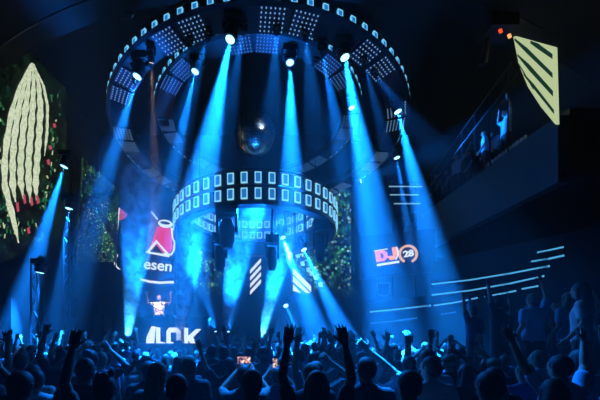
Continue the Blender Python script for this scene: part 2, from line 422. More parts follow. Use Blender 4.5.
# dark fixtures hanging under the low drum ring
def dark_head(px, ytop, ybot, wpx, y, label):
    A = P(px, ytop, y); B = P(px, ybot, y); H = A.z - B.z; wd = wpx / F * y
    t = thing('moving_head', label, 'stage light', A, group='unlit moving heads')
    bm = bmesh.new(); box(bm, (0, 0, -H * .12), (wd * .95, wd * .8, H * .24)); cyl(bm, (0, 0, -.02), (0, 0, .12), .05)
    finish('base', bm, SATIN, t)
    if y == 9.62:
        bm = bmesh.new(); cyl(bm, (0, 0, 0), (0, 0, EYE + 4.95 - A.z), .03, seg=8); finish('hanging_stem', bm, BLACK, t)
    bm = bmesh.new()
    for s in (-1, 1):
        box(bm, (s * wd * .43, 0, -H * .44), (wd * .12, wd * .3, H * .44)); cyl(bm, (s * wd * .36, 0, -H * .58), (s * wd * .5, 0, -H * .58), wd * .16, seg=14)
    box(bm, (0, 0, -H * .25), (wd * .9, wd * .34, H * .05))
    finish('yoke', bm, SATIN, t)
    bm = bmesh.new(); r = wd * .34
    cyl(bm, (0, 0, -H * .34), (0, 0, -H * .5), r * .7, r, 18); cyl(bm, (0, 0, -H * .5), (0, 0, -H * .82), r, r * 1.02, 18); cyl(bm, (0, 0, -H * .82), (0, 0, -H), r * 1.02, r * .7, 18)
    h = finish('head', bm, SATIN, t)
    bm = bmesh.new(); cyl(bm, (0, 0, -H), (0, 0, -H - .012), r * .6, seg=18); finish('lens', bm, DARKSCR, h)
dark_head(227, 206, 248, 22, 9.15, 'unlit black moving head, largest one hanging under the front of the drum ring')
dark_head(220, 234, 271, 15, 9.62, 'unlit black moving head hanging lowest, just behind the largest one')
dark_head(272, 236, 270, 14, 9.62, 'unlit black moving head hanging on a stem before the glowing crown')
dark_head(320, 221, 262, 15, 10.4, 'unlit black moving head at the right of the drum ring, before green leaves')
dark_head(185, 224, 257, 13, 10.6, 'unlit black moving head at the left of the drum ring, beside the red can picture')

# ------------------------------------------------------------------ LED screens
def speckle(name, s=1.0, dens=.33, scale=9.0, top=99, bot=-99, green=.5, blue=(.2, .5, .6)):
    m, nt, out = nmat(name); tc = N(nt, 'ShaderNodeTexCoord'); V = tc.outputs['Object']
    vo = N(nt, 'ShaderNodeTexVoronoi'); vo.inputs['Scale'].default_value = scale; nt.links.new(V, vo.inputs['Vector'])
    nz = N(nt, 'ShaderNodeTexNoise'); nz.inputs['Scale'].default_value = 1.1; nz.inputs['Detail'].default_value = 4; nt.links.new(V, nz.inputs['Vector'])
    hue = N(nt, 'ShaderNodeTexNoise'); hue.inputs['Scale'].default_value = 2.3; nt.links.new(V, hue.inputs['Vector'])
    dot = M_(nt, 'LESS_THAN', vo.outputs['Distance'], dens)
    amt = M_(nt, 'MULTIPLY', dot, M_(nt, 'MULTIPLY', M_(nt, 'SUBTRACT', nz.outputs['Fac'], .36, clamp=True), 4.0, clamp=True))
    sep = N(nt, 'ShaderNodeSeparateColor'); nt.links.new(vo.outputs['Color'], sep.inputs[0])
    amt = M_(nt, 'MULTIPLY', amt, M_(nt, 'POWER', sep.outputs[0], 1.5))
    z = N(nt, 'ShaderNodeSeparateXYZ'); nt.links.new(V, z.inputs[0])
    mr = N(nt, 'ShaderNodeMapRange'); mr.inputs['From Min'].default_value = bot; mr.inputs['From Max'].default_value = bot + 1.4
    nt.links.new(z.outputs['Z'], mr.inputs['Value']); amt = M_(nt, 'MULTIPLY', amt, mr.outputs[0])
    r = N(nt, 'ShaderNodeValToRGB'); e = r.color_ramp.elements
    e[0].position = .35; e[0].color = (.45, .75, .8, 1); e[1].position = .62; e[1].color = (.22, .5, .12, 1)
    x = e.new(.48); x.color = (.03, .40, .14, 1); x = e.new(.72); x.color = (.7, .75, .7, 1)
    nt.links.new(hue.outputs['Fac'], r.inputs['Fac'])
    glow = N(nt, 'ShaderNodeTexNoise'); glow.inputs['Scale'].default_value = 1.8; nt.links.new(V, glow.inputs['Vector'])
    g = M_(nt, 'MULTIPLY', M_(nt, 'SUBTRACT', glow.outputs['Fac'], .5, clamp=True), green, clamp=True); g = M_(nt, 'MULTIPLY', g, mr.outputs[0])
    e1 = N(nt, 'ShaderNodeEmission'); nt.links.new(r.outputs[0], e1.inputs[0]); nt.links.new(M_(nt, 'MULTIPLY', amt, s), e1.inputs[1])
    e2 = N(nt, 'ShaderNodeEmission'); e2.inputs[0].default_value = (.03, .32, .12, 1); nt.links.new(g, e2.inputs[1])
    ad = N(nt, 'ShaderNodeAddShader'); nt.links.new(e1.outputs[0], ad.inputs[0]); nt.links.new(e2.outputs[0], ad.inputs[1])
    b = N(nt, 'ShaderNodeBsdfPrincipled'); b.inputs['Base Color'].default_value = (.006, .008, .012, 1); b.inputs['Roughness'].default_value = .6
    a2 = N(nt, 'ShaderNodeAddShader'); nt.links.new(ad.outputs[0], a2.inputs[0]); nt.links.new(b.outputs[0], a2.inputs[1]); nt.links.new(a2.outputs[0], out.inputs[0])
    m.cycles.emission_sampling = 'NONE'; return m
def px_poly(pts, y):                            # pixels at one depth, or (px, py, depth)
    return [P(p[0], p[1], p[2] if len(p) > 2 else y) for p in pts]
def wall_pt(px, py, X):                         # a pixel on the plane x = X
    y = X * F / (px - PX); return P(px, py, y)
def screen(label, pts, m, group='LED screens', legs=True):
    c = sum(pts, Vector()) / len(pts)
    t = thing('led_screen', label, 'screen', (c.x, c.y, c.z), group=group)
    bm = bmesh.new(); slab(bm, [p - c for p in pts], .1, org=c); finish('display_panel', bm, [m], t)
    if legs:
        zs = sorted(pts, key=lambda p: p.z)[:2]
        for p in zs:
            f = 1.7 if p.y > 10.4 and -7.9 < p.x < 3.5 else 0.0
            g = Vector((p.x, p.y, 0)).normalized() * .07; u = (c - p) * .1; u.z = 0
            bm = bmesh.new(); q = p + g + u; cyl(bm, (q.x - c.x, q.y - c.y, f - c.z), (q.x - c.x, q.y - c.y, q.z + .3 - c.z), .03, seg=8); finish('support_leg', bm, BLACK, t)
    return t, c
def picture(t, c, polys, m, name, off=.012, thick=.006):
    bm = bmesh.new()
    for pl in polys:
        pl = [p - c for p in pl]
        # shift toward the viewer along the line of the panel normal
        n = (pl[1] - pl[0]).cross(pl[2] - pl[0]).normalized(); mid = sum(pl, Vector()) / len(pl) + c
        if n.dot(Vector((0, 0, EYE)) - mid) < 0: n = -n
        A = [bm.verts.new(p + n * (off + thick)) for p in pl]; B = [bm.verts.new(p + n * off) for p in pl]
        bm.faces.new(A)
        bm.faces.new(B[::-1])
        for i in range(len(A)): j = (i + 1) % len(A); bm.faces.new((A[i], B[i], B[j], A[j]))
    return finish(name, bm, m, t)
def merge(name, objs):
    bm = bmesh.new(); mats = []
    for o in objs:
        k = len(bm.faces); bm.from_mesh(o.data); bm.faces.ensure_lookup_table()
        for f in bm.faces[k:]: f.material_index = len(mats)
        mats.append(o.data.materials[0]); par = o.parent
    for o in objs: bpy.data.objects.remove(o)
    return finish(name, bm, mats, par)
# far left: leaf picture on the side wall
XW = -8.6
def lw(px, py): return wall_pt(px, py, XW)
sp1 = speckle('faint green speckles', .30, .30, 14, green=.25)
t, c = screen('tall left wall screen showing a pointed pale leaf of wavy strands', [lw(-14, 40), lw(-14, 268), lw(66, 236), lw(66, 88), lw(30, 55)], sp1)
strands = [[(29, 66), (20, 84), (12, 108), (7, 135), (4, 160), (4, 185), (9, 205), (14, 225), (18, 243)],
           [(30, 64), (24, 84), (18, 108), (14, 135), (12, 160), (12, 185), (15, 202)],
           [(31, 63), (28, 84), (25, 108), (22, 135), (20, 160), (20, 182), (23, 199)],
           [(32, 63), (33, 84), (32, 108), (30, 135), (28, 160), (28, 184), (30, 203)],
           [(33, 64), (38, 84), (40, 108), (38.5, 135), (36.5, 160), (35, 184), (36, 200)],
           [(34, 67), (43, 86), (47, 106), (46.5, 132), (44, 156)]]
def ribbon(pts, w0, w1, wob, f, step=10):
    out = []
    P2 = []
    for (a, b) in zip(pts, pts[1:]):
        for i in range(step): P2.append((a[0] + (b[0] - a[0]) * i / step, a[1] + (b[1] - a[1]) * i / step))
    P2.append(pts[-1]); n = len(P2)
    for i in range(n - 1):
        def wd(k):
            u = k / (n - 1); return (w0 + (w1 - w0) * min(1, u * 3)) * (1 + wob * math.sin(f * u * 6.28)) * (1 if u < .85 else max(.25, (1 - u) / .15))
        a, b = wd(i) / 2, wd(i + 1) / 2
        out.append([(P2[i][0] - a, P2[i][1]), (P2[i + 1][0] - b, P2[i + 1][1]), (P2[i + 1][0] + b, P2[i + 1][1]), (P2[i][0] + a, P2[i][1])])
    return out
pol = []
for k, s_ in enumerate(strands):
    for qd in ribbon(s_, 1.5, 5.9 if k < 5 else 2.6, .17, 8 + k * .8): pol.append([lw(*p) for p in qd])
def dotted_cream():
    m, nt, out = nmat('pale dotted screen light'); tc = N(nt, 'ShaderNodeTexCoord')
    vo = N(nt, 'ShaderNodeTexVoronoi'); vo.inputs['Scale'].default_value = 11; nt.links.new(tc.outputs['Object'], vo.inputs['Vector'])
    r = N(nt, 'ShaderNodeValToRGB'); r.color_ramp.elements[0].position = .35; r.color_ramp.elements[0].color = (.92, .98, .74, 1); r.color_ramp.elements[1].position = .75; r.color_ramp.elements[1].color = (.60, .76, .46, 1)
    nt.links.new(vo.outputs['Distance'], r.inputs[0]); e = N(nt, 'ShaderNodeEmission'); nt.links.new(r.outputs[0], e.inputs[0]); e.inputs[1].default_value = .85; nt.links.new(e.outputs[0], out.inputs[0])
    m.cycles.emission_sampling = 'NONE'; return m
CRD = dotted_cream()
pa = picture(t, c, pol, CRD, 'leaf_picture', .02)
leafbg = [(30, 62), (22, 72), (8, 100), (-2, 135), (-3, 175), (2, 205), (12, 225), (17, 246), (30, 235), (42, 212), (50, 170), (56, 130), (52, 100), (42, 76)]
g = []
random.seed(3)
for k in range(120):
    if k < 46: x = random.gauss(52, 4); y = random.uniform(92, 215) ; x -= max(0, y - 150) * .12
    elif k < 80: x = random.uniform(-2, 46); y = random.uniform(205, 240)
    else: x = random.uniform(-4, 8); y = random.uniform(90, 240)
    h = random.uniform(1.5, 5); ww = random.uniform(.7, 1.8); sl = random.uniform(-1, 1.5)
    g.append((k, [lw(x, y), lw(x + sl, y + h), lw(x + sl + ww, y + h), lw(x + ww, y)]))
pb = picture(t, c, [q for k, q in g if k % 4], GREENP, 'green_speck_pattern', .012)
pc = picture(t, c, [q for k, q in g if k % 4 == 0], CREAM, 'pale_speck_pattern', .014)
pd = picture(t, c, [[lw(x, y), lw(x + 1.2, y + h), lw(x + 3.4, y + h - 1), lw(x + 2.4, y - 1)] for x, y, h in ((22, 195, 9), (29, 198, 8), (35, 196, 8), (15, 203, 9), (52, 124, 4), (46, 160, 5), (26, 228, 6), (48, 146, 4))], PINKP, 'pink_speck_pattern', .03); merge('leaf_picture', [pa, pb, pc, pd])

sp2 = speckle('white and green speckles', 1.6, .36, 10, bot=-2.6, green=1.2)
t, c = screen('slanted left back screen of dim white specks and green blotches', px_poly([(84, 158, 13.0), (75, 262, 13.0), (117, 262, 15.3), (119, 190, 15.3)], 0), sp2)
YS = 16.4
sp3 = speckle('green leaf picture', 1.8, .46, 6, bot=-.75, green=2.2); sp4 = speckle('green leaf picture on the right', 1.8, .46, 6, bot=-2.2, green=2.2)
t, c = screen('narrow back screen of green leaves between two smoke jets', px_poly([(196, 236), (196, 328), (230, 328), (230, 236)], YS), sp3)
t, c = screen('right back screen of green leaves below the drum ring', px_poly([(292, 190), (292, 322), (351, 322), (351, 190)], YS), sp4)
def wp(pts): return [P(x, y, YS) for x, y in pts]
def stripes_of(x0, x1, y0, sl, wd, n, h): return [wp([(x0, y0 + i * h), (x1, y0 + sl + i * h), (x1, y0 + sl + wd + i * h), (x0, y0 + wd + i * h)]) for i in range(n)]
pa = picture(t, c, [wp([(293, 268), (293, 274), (311, 292), (311, 286)]), wp([(293, 276), (293, 282), (306, 293), (310, 293)]), wp([(293, 284), (293, 291), (301, 293)])], WHITE, 'white_stripes')
pb = picture(t, c, [wp([(x, y), (x + 1, y + 4), (x + 5, y + 4), (x + 4, y - 1)]) for x, y in ((295, 254), (300, 262), (306, 268), (313, 276), (299, 251), (309, 272), (318, 283))], WINHI, 'pale_speck_pattern', .02); merge('stripe_picture', [pa, pb])
t, c = screen('back screen strip with white diagonal stripes beside a smoke jet', px_poly([(236, 240), (236, 326), (262, 326), (262, 240)], YS), DARKSCR)
picture(t, c, [wp([(250, 270 + 7 * i), (250, 274 + 7 * i), (261, 262 + 7 * i), (261, 258 + 7 * i)]) for i in range(4)], WHITE, 'white_stripes')
picture(t, c, [wp([(257, 246), (257, 253), (260, 254), (260, 247)])], CREAM, 'pale_patch')
# screen behind the DJ with the red can picture
t, c = screen('dark centre screen behind the DJ with a red can picture and white writing', px_poly([(106, 192), (106, 312), (176, 312), (176, 192)], YS), surf('dim blue screen', (.01, .02, .04), .4))
def ell(cx, cy, a, b, n=20, rot=0): return wp([(cx + a * math.cos(u) * math.cos(rot) - b * math.sin(u) * math.sin(rot), cy + a * math.cos(u) * math.sin(rot) + b * math.sin(u) * math.cos(rot)) for u in [2 * PI * i / n for i in range(n)]])
picture(t, c, [wp([(157, 227), (150, 249), (153, 251.5), (164, 253), (170, 253), (173, 248), (172, 238), (171, 228), (164, 226)])], REDP, 'red_can_body', .02)
picture(t, c, [ell(165.5, 224, 7.5, 4, rot=.15)], WHITE, 'can_rim', .03)
picture(t, c, [ell(165.5, 223.3, 5, 1.5, rot=.15)], DARKSCR, 'can_opening', .05)
picture(t, c, [wp([(150.5, 212), (152, 211.3), (158.5, 219.2), (157.2, 220.2)])], WHITE, 'drinking_straw', .03)
picture(t, c, [wp([(156.5, 240), (147.5, 251), (150, 251.5), (157.5, 243)]), wp([(156.5, 240), (157.5, 243.5), (168, 256), (170, 255)]), wp([(146, 251), (146, 253), (169, 257.5), (171, 254)]), wp([(171, 228), (172, 238), (174, 243), (173, 251), (170, 255), (171.5, 256), (175.3, 250), (175.5, 242), (173.5, 238), (173, 228)])], WHITE, 'white_outline', .04)
picture(t, c, [wp([(156.5, 245), (150.5, 252), (164, 254)])], DARKSCR, 'dark_triangle', .045)
picture(t, c, [ribbon([(140, 279), (150, 281.5), (160, 282.5), (174, 282)], 0, 0, 0, 1, 4) and wp([(140, 278), (150, 280.5), (160, 281.5), (174, 281), (174, 283.5), (160, 284), (150, 283), (140, 280.5)])], WHITE, 'white_arc', .02)
picture(t, c, [wp([(119, 208), (120.2, 208), (117.2, 240), (115.6, 244)])], WHITE, 'white_edge_line', .02)
picture(t, c, [wp([(120, 208), (125, 212), (128, 215), (124, 219), (119, 221)])], PINKP, 'pink_flag', .02)
picture(t, c, [wp([(117, 254), (118.5, 255), (116, 261), (117, 266), (121, 270), (118, 269), (114.5, 265), (114, 260)])], WHITE, 'white_curl', .02)
def text(parent, s, center, h, mat, rz=0.0, name='lettering', ext=.008, bold=.0, sx=1.0):
    cu = bpy.data.curves.new(name, 'FONT'); cu.body = s; cu.size = h; cu.align_x = 'CENTER'; cu.align_y = 'CENTER'; cu.extrude = ext; cu.offset = bold
    o = bpy.data.objects.new(name, cu); C.objects.link(o); cu.materials.append(mat)
    o.rotation_euler = (PI / 2, rz, 0); o.location = center; o.scale.x = sx
    dg = bpy.context.evaluated_depsgraph_get(); me = bpy.data.meshes.new_from_object(o.evaluated_get(dg)); 
    o2 = bpy.data.objects.new(name, me); C.objects.link(o2); o2.rotation_euler = o.rotation_euler; o2.location = center; o2.scale.x = sx
    bpy.data.objects.remove(o); bpy.data.curves.remove(cu)
    if parent: o2.parent = parent
    return o2
text(t, 'esen', P(158, 265.5, YS - .03) - c, .82, WHITE, rz=.10, bold=.014, sx=1.05)

# right: pale striped screen
XR = 7.72
def rw(px, py): return wall_pt(px, py, XR)
t, c = screen('pale striped screen high on the right above the balcony', [rw(513, 36), rw(519, 65), rw(528, 87), rw(541, 107), rw(555.5, 124.5), rw(553.5, 47.5)], CREAM, legs=False)
DG = emit('dark green stripe', (.02, .10, .07), .35)
def rs(a, b, w0, w1): return [rw(*a), rw((a[0] * 2 + b[0]) / 3, (a[1] * 2 + b[1]) / 3 - w1 * .35), rw(*b), rw(b[0], b[1] + w1), rw((a[0] * 2 + b[0]) / 3, (a[1] * 2 + b[1]) / 3 + w1 * .8), rw(a[0], a[1] + w0)]
picture(t, c, [rs((515, 38), (553, 73), 2.5, 5), rs((518, 54), (553.5, 91), 2, 5.5), rs((524, 73), (554.5, 110), 2, 4), rs((531, 40.5), (553, 54), 3, 5), rs((517, 60), (534, 88), 1, 2)], DG, 'dark_stripes', .012)

# logo sign on the right
YG = 12.6
def gp(x, y): return P(x, y, YG)
cc = gp(396, 257)
t = thing('logo_sign', 'glowing DJ 28 logo sign on the dark right wall above the light strips', 'sign', cc)
bm = bmesh.new(); slab(bm, [gp(x, y) + Vector((0, .06, 0)) - cc for x, y in ((361, 236), (361, 279), (436, 271), (436, 228))], .1, org=cc); finish('backing_panel', bm, surf('sign panel', (.008, .02, .05), .5), t)
def gpoly(polys, m, name, off=0.0, th=.04):
    bm = bmesh.new()
    for pl in polys: slab(bm, [gp(x, y) - cc + Vector((0, -off, 0)) for x, y in pl], th, org=cc)
    return finish(name, bm, m, t)
def rot(x, y, cx=396, cy=257, a=-.16): dx, dy = x - cx, y - cy; return (cx + dx * math.cos(a) - dy * math.sin(a), cy + dx * math.sin(a) + dy * math.cos(a))
def R_(*pts): return [rot(*p) for p in pts]
Dp = [R_((376.0, 248), (381, 248), (381, 259), (376.0, 259)), R_((381, 248), (384, 248), (388, 251), (388, 256), (384, 259), (381, 259), (381, 256), (383, 256), (384.3, 254.5), (384.3, 252.5), (383, 251), (381, 251))]
gpoly([Dp[0]] , PINKL, 'letter', .02); gpoly([R_((381, 248), (384, 248), (388, 251), (388, 253.5), (384.3, 253.5), (383, 251), (381, 251)), R_((384.3, 253.5), (388, 253.5), (388, 256), (384, 259), (381, 259), (381, 256), (383, 256))], PINKL, 'letter', .02)
gpoly([R_((393.5, 247), (397.5, 247), (397.5, 255), (394.5, 259), (390, 259), (388.3, 256.5), (388.3, 255), (392, 255), (392.5, 256), (393.5, 255))], ORANGE, 'letter', .02)
gpoly([R_((375.4, 247.2), (389, 247.2), (389, 248), (375.4, 248))], WHITE, 'letter_edge', .015)
gpoly([R_((398, 246.4), (399.4, 249), (399.4, 255), (396, 259.6), (395, 259.2), (398, 255))], WHITE, 'letter_edge', .015)
gpoly([R_((376 + i * 1.75, 261), (377.3 + i * 1.75, 261), (377.3 + i * 1.75, 263.2), (376 + i * 1.75, 263.2)) for i in range(13)], WHITE, 'small_white_lettering', .02)
ring = []
gcx, gcy = rot(408.5, 256)
for i in range(26):
    u0, u1 = [math.radians(115 + 310 * k / 26) for k in (i, i + 1)]
    ring.append([(gcx + r * math.cos(u) * 1.05, gcy + r * math.sin(u)) for r, u in ((9.3, u0), (9.3, u1), (7.0, u1), (7.0, u0))])
gpoly(ring, GOLD, 'logo_ring', .02)
text(t, '28', Vector((gp(gcx, gcy).x, YG - .03, gp(gcx, gcy).z)) - cc, .36, WHITE, rz=-.16, name='number_lettering', ext=.02, bold=.012, sx=1.2)

# ------------------------------------------------------------------ light strips of the terrace
def strip(label, pts, r, m, name='light_strip', group='blue light strips on the terrace front', depth=None):
    q = []
    for a, b in zip(pts, pts[1:]):
        for i in range(8): q.append((a[0] + (b[0] - a[0]) * i / 8, a[1] + (b[1] - a[1]) * i / 8))
    q.append(pts[-1])
    p3 = [P(x, y, (depth or terr(x)) - .035) for x, y in q]; c = p3[0].copy()
    t = thing(name, label, 'light', c, group=group)
    bm = bmesh.new(); tube(bm, [p - c + Vector((0, .035, -.0)) for p in p3], r * 1.5, 6); finish('channel', bm, BLACK, t)
    bm = bmesh.new(); tube(bm, [p - c for p in p3], r, 8); finish('glowing_tube', bm, m, t)
strip('highest and shortest light strip at the right end of the terrace', [(537.5, 252.5), (550, 250), (563.5, 247)], .024, STRIP)
strip('light strip second from the top, right end of the terrace', [(531.5, 261.5), (548, 259), (564, 255.5)], .028, STRIP)
strip('long light strip, topmost of the three long curved ones', [(432, 284.3), (470, 280), (510, 273.5), (549.5, 266)], .028, STRIP)
strip('long light strip, middle one of the three long curved ones', [(432, 295), (470, 290.5), (510, 283.5), (544, 276)], .028, STRIP)
strip('light strip left piece of the lowest long row', [(434, 305.5), (452, 303), (468, 300)], .026, STRIP)
strip('tiny light strip dash in the gap of the lowest long row', [(471.5, 299), (474.5, 298.5), (477.5, 297.8)], .026, STRIP)
strip('light strip third piece of the lowest long row', [(484.5, 296.6), (500, 294), (516, 290.8)], .026, STRIP)
strip('light strip right end piece of the lowest long row', [(522, 289), (530, 287.5), (538, 286)], .026, STRIP)
strip('light strip under the logo sign, longest straight one', [(370, 312), (400, 309), (430.5, 305.5)], .034, STRIP)
strip('dim light strip near the crowd below the strip under the sign', [(370.5, 323.2), (395, 321), (417, 318)], .028, STRIPD)
strip('dim short light strip low behind the raised arms', [(441, 314.3), (448, 313.2), (456, 312)], .022, STRIPD)
PALE = emit('pale bar light', (.30, .62, .85), .8)
for i, (x0, x1, y) in enumerate(((389, 422, 186.5), (390, 418.5, 194.8), (394, 420, 203.7), (410, 419, 212))):
    strip(['topmost', 'second', 'third', 'short lowest'][i] + ' pale bar light of the stack right of the beams', [(x0, y), ((x0 + x1) / 2, y), (x1, y)], .026 if i < 3 else .016, PALE if i < 3 else STRIPD, 'bar_light', 'pale horizontal bar lights', 14.35)
# frame that holds the pale bars
t = thing('bar_rack', 'dark upright rack behind the stack of pale bar lights', 'rack', P(405, 230, 14.5))
cz = P(405, 230, 14.5)
bm = bmesh.new()
for x in (393, 416): a, b = P(x, 180, 14.4), P(x, 240, 14.4); cyl(bm, a - cz, Vector((b.x, b.y, 0.0)) - cz, .04)
finish('uprights', bm, BLACK, t)
bm = bmesh.new()
for y in (182, 216, 238): cyl(bm, P(391, y, 14.4) - cz, P(419, y, 14.4) - cz, .03)
finish('crossbars', bm, BLACK, t)
# small fixtures
q = P(503, 35, 8.4)
t = thing('projector', 'black projector with red and orange indicator lights beside the pale striped screen', 'projector', (q.x, q.y, ZC))
bm = bmesh.new(); box(bm, (-.15, 0, -.42), (.75, .55, .34)); box(bm, (-.15, 0, -.12), (.12, .12, .26)); finish('housing', bm, SATIN, t)
bm = bmesh.new(); cyl(bm, (-.35, .1, -.56), (-.42, .2, -1.25), .07, .10, 10); finish('side_lamp', bm, SATIN, t)
for (px, py, m) in ((500.5, 31, RLED), (509.5, 36, AMBER)):
    v = P(px, py, 8.1); bm = bmesh.new(); box(bm, v - Vector((q.x, q.y, ZC)), (.075, .03, .10), 0, Matrix.Rotation(-.35, 3, 'Y')); finish('indicator_light', bm, m, t)
q = P(132, 17, 8.55)
aim_fixture('small blue lamp glowing on the ceiling edge above the left of the huge ring', q, q + Vector((.3, .5, -.6)), 60, 25, ZC, .6, 'ceiling lamps', name='ceiling_lamp', lensm=emit('dim lamp lens', (.02, .16, .45), .7))

# ------------------------------------------------------------------ DJ booth
YB = 10.75
bx0, bx1 = P(138, 0, YB).x, P(207, 0, YB).x; bz = P(0, 318.5, YB).z
t = thing('dj_booth', 'black DJ booth on stage with white block letters across its front', 'DJ booth', ((bx0 + bx1) / 2, YB, 0.0)); bc_ = Vector(((bx0 + bx1) / 2, YB, 0))
wv = bx1 - bx0
bm = bmesh.new(); box(bm, (0, .5, .85 + bz / 2), (wv, .9, bz - 1.7)); finish('front_panel', bm, DARKSCR, t)
bm = bmesh.new(); box(bm, (0, .5, bz + .02), (wv + .1, 1.0, .05)); finish('table_top', bm, BLACK, t)
def letter(polys):
    bm = bmesh.new()
    for pl in polys: slab(bm, [P(x, y, YB) - bc_ for x, y in pl], .04, org=bc_)
    finish('letter', bm, WHITE, t)
letter([[(145.5, 347), (146.5, 337), (151.5, 326), (155.5, 326.5), (153.5, 347), (149.8, 347), (150.6, 341), (148.6, 347)]])
letter([[(156, 327), (160, 327.5), (160, 341.5), (165, 342.5), (165, 347.5), (156, 347)]])
letter([[(169, 327.5), (177, 327.5), (180.5, 331), (180.5, 336), (176.5, 336), (176.5, 332.5), (170.5, 332.5), (170.5, 336), (166.3, 336), (166.3, 331)],
        [(166.3, 336), (170.5, 336), (170.5, 342), (176.5, 342), (176.5, 336), (180.5, 336), (180.5, 343), (177, 347), (169.5, 347), (166.3, 343)]])
letter([[(184, 327.5), (188, 328), (188, 347), (184, 347)], [(188, 336), (196, 329), (201, 329), (193, 337.5), (198.5, 347.5), (193, 347.5), (188, 340)]])
def gear(label, name, x, y, s, knobs, group=None):
    g = thing(name, label, 'DJ equipment', (x, y, bz + .045), group=group)
    bm = bmesh.new(); box(bm, (0, 0, s[2] / 2), s); finish('body', bm, SATIN, g)
    if name == 'media_player':
        bm = bmesh.new(); cyl(bm, (0, -.03, s[2]), (0, -.03, s[2] + .015), .11, seg=24); finish('jog_wheel', bm, STEEL, g)
    bm = bmesh.new()
    for i in range(knobs): cyl(bm, (-s[0] * .38 + s[0] * .76 * i / max(1, knobs - 1), s[1] * .34, s[2]), (-s[0] * .38 + s[0] * .76 * i / max(1, knobs - 1), s[1] * .34, s[2] + .02), .012, seg=8)
    finish('knobs', bm, STEEL, g)
xm = P(160, 0, 11.2).x
gear('black media player on the booth, left of the mixer', 'media_player', xm - .38, YB + .55, (.32, .40, .10), 5, 'players on the booth')
gear('black media player on the booth, right of the mixer', 'media_player', xm + .38, YB + .55, (.32, .40, .10), 5, 'players on the booth')
gear('black DJ mixer at the middle of the booth top', 'mixer', xm, YB + .55, (.34, .40, .10), 6)
# loudspeaker boxes at the left of the stage and low on the right
def speaker_box(label, px, py, wpx, hpx, y):
    a = P(px, py, y); wd = wpx / F * y; h = hpx / F * y; z0 = a.z - h / 2
    s = thing('loudspeaker', label, 'loudspeaker', (a.x, y + .3, 1.7 if -7.9 < a.x < 3.5 and y > 10.3 else 0), group='stage loudspeakers')
    o = s.location.z; H = a.z + h / 2 - o
    bm = bmesh.new(); box(bm, (0, 0, H / 2), (wd, .55, H)); finish('cabinet', bm, SATIN, s)
    for zz, rr in ((.35, .36), (.78, .2)):
        bm = bmesh.new(); cyl(bm, (0, -.285, H * zz), (0, -.27, H * zz), wd * rr, seg=24); finish('speaker_cone', bm, STEEL, s)
speaker_box('square black loudspeaker on the floor at the left of the stage', 99, 319, 10, 11, 11.0)
speaker_box('black loudspeaker behind the crowd at the far left', 6, 303, 9, 12, 10.0)
t = thing('wall_frame', 'faint blue outlined shield-shaped frame below the logo sign', 'frame', P(383, 289, 13.3)); c = P(383, 289, 13.3)
bm = bmesh.new(); tube(bm, [P(x, y, 13.3) - c for x, y in ((377.5, 283), (390, 283), (390, 293), (386, 296), (380, 295.5), (377.5, 292.5), (377.5, 283))], .012, 6); finish('outline_tube', bm, emit('faint outline', (.03, .16, .36), .6), t)
bm = bmesh.new(); cyl(bm, Vector((0, 0, -.3)), Vector((0, 0, -c.z)), .03); box(bm, (0, 0, .02 - c.z), (.4, .4, .04)); box(bm, (0, .05, 0), (.5, .04, .54)); finish('stand', bm, BLACK, t)

# ------------------------------------------------------------------ smoke jets
def plume_mat(name, r0, k, H, dens):
    m, nt, out = nmat(name); tc = N(nt, 'ShaderNodeTexCoord'); V = tc.outputs['Object']
    s = N(nt, 'ShaderNodeSeparateXYZ'); nt.links.new(V, s.inputs[0])
    rr = M_(nt, 'SQRT', M_(nt, 'ADD', M_(nt, 'MULTIPLY', s.outputs[0], s.outputs[0]), M_(nt, 'MULTIPLY', s.outputs[1], s.outputs[1])))
    R = M_(nt, 'ADD', M_(nt, 'MULTIPLY', s.outputs[2], k), r0)
    q = M_(nt, 'DIVIDE', rr, R)
    nz = N(nt, 'ShaderNodeTexNoise'); nz.inputs['Scale'].default_value = 3.2; nz.inputs['Detail'].default_value = 4; nz.inputs['Roughness'].default_value = .6
    nt.links.new(V, nz.inputs['Vector'])
    edge = M_(nt, 'SUBTRACT', M_(nt, 'ADD', 1.25, M_(nt, 'MULTIPLY', nz.outputs['Fac'], -1.1)), q)     # ragged edge
    edge = M_(nt, 'MULTIPLY', M_(nt, 'ADD', edge, .12), 3.0, clamp=True)
    body = M_(nt, 'ADD', .12, M_(nt, 'MULTIPLY', M_(nt, 'SUBTRACT', nz.outputs['Fac'], .45, clamp=True), 7.0))
    u = M_(nt, 'DIVIDE', s.outputs[2], H)
    fade = M_(nt, 'SUBTRACT', 1.0, u, clamp=True)
    d = M_(nt, 'MULTIPLY', M_(nt, 'MULTIPLY', edge, body), M_(nt, 'MULTIPLY', M_(nt, 'DIVIDE', .5, M_(nt, 'ADD', R, .15)), M_(nt, 'POWER', fade, .7)))
    v = N(nt, 'ShaderNodeVolumePrincipled'); v.inputs['Color'].default_value = (.95, .97, 1, 1); v.inputs['Anisotropy'].default_value = 0.1
    nt.links.new(M_(nt, 'MULTIPLY', d, dens), v.inputs['Density'])
    nt.links.new(v.outputs[0], out.inputs['Volume'])
    m.cycles.volume_step_rate = 1.0
    return m
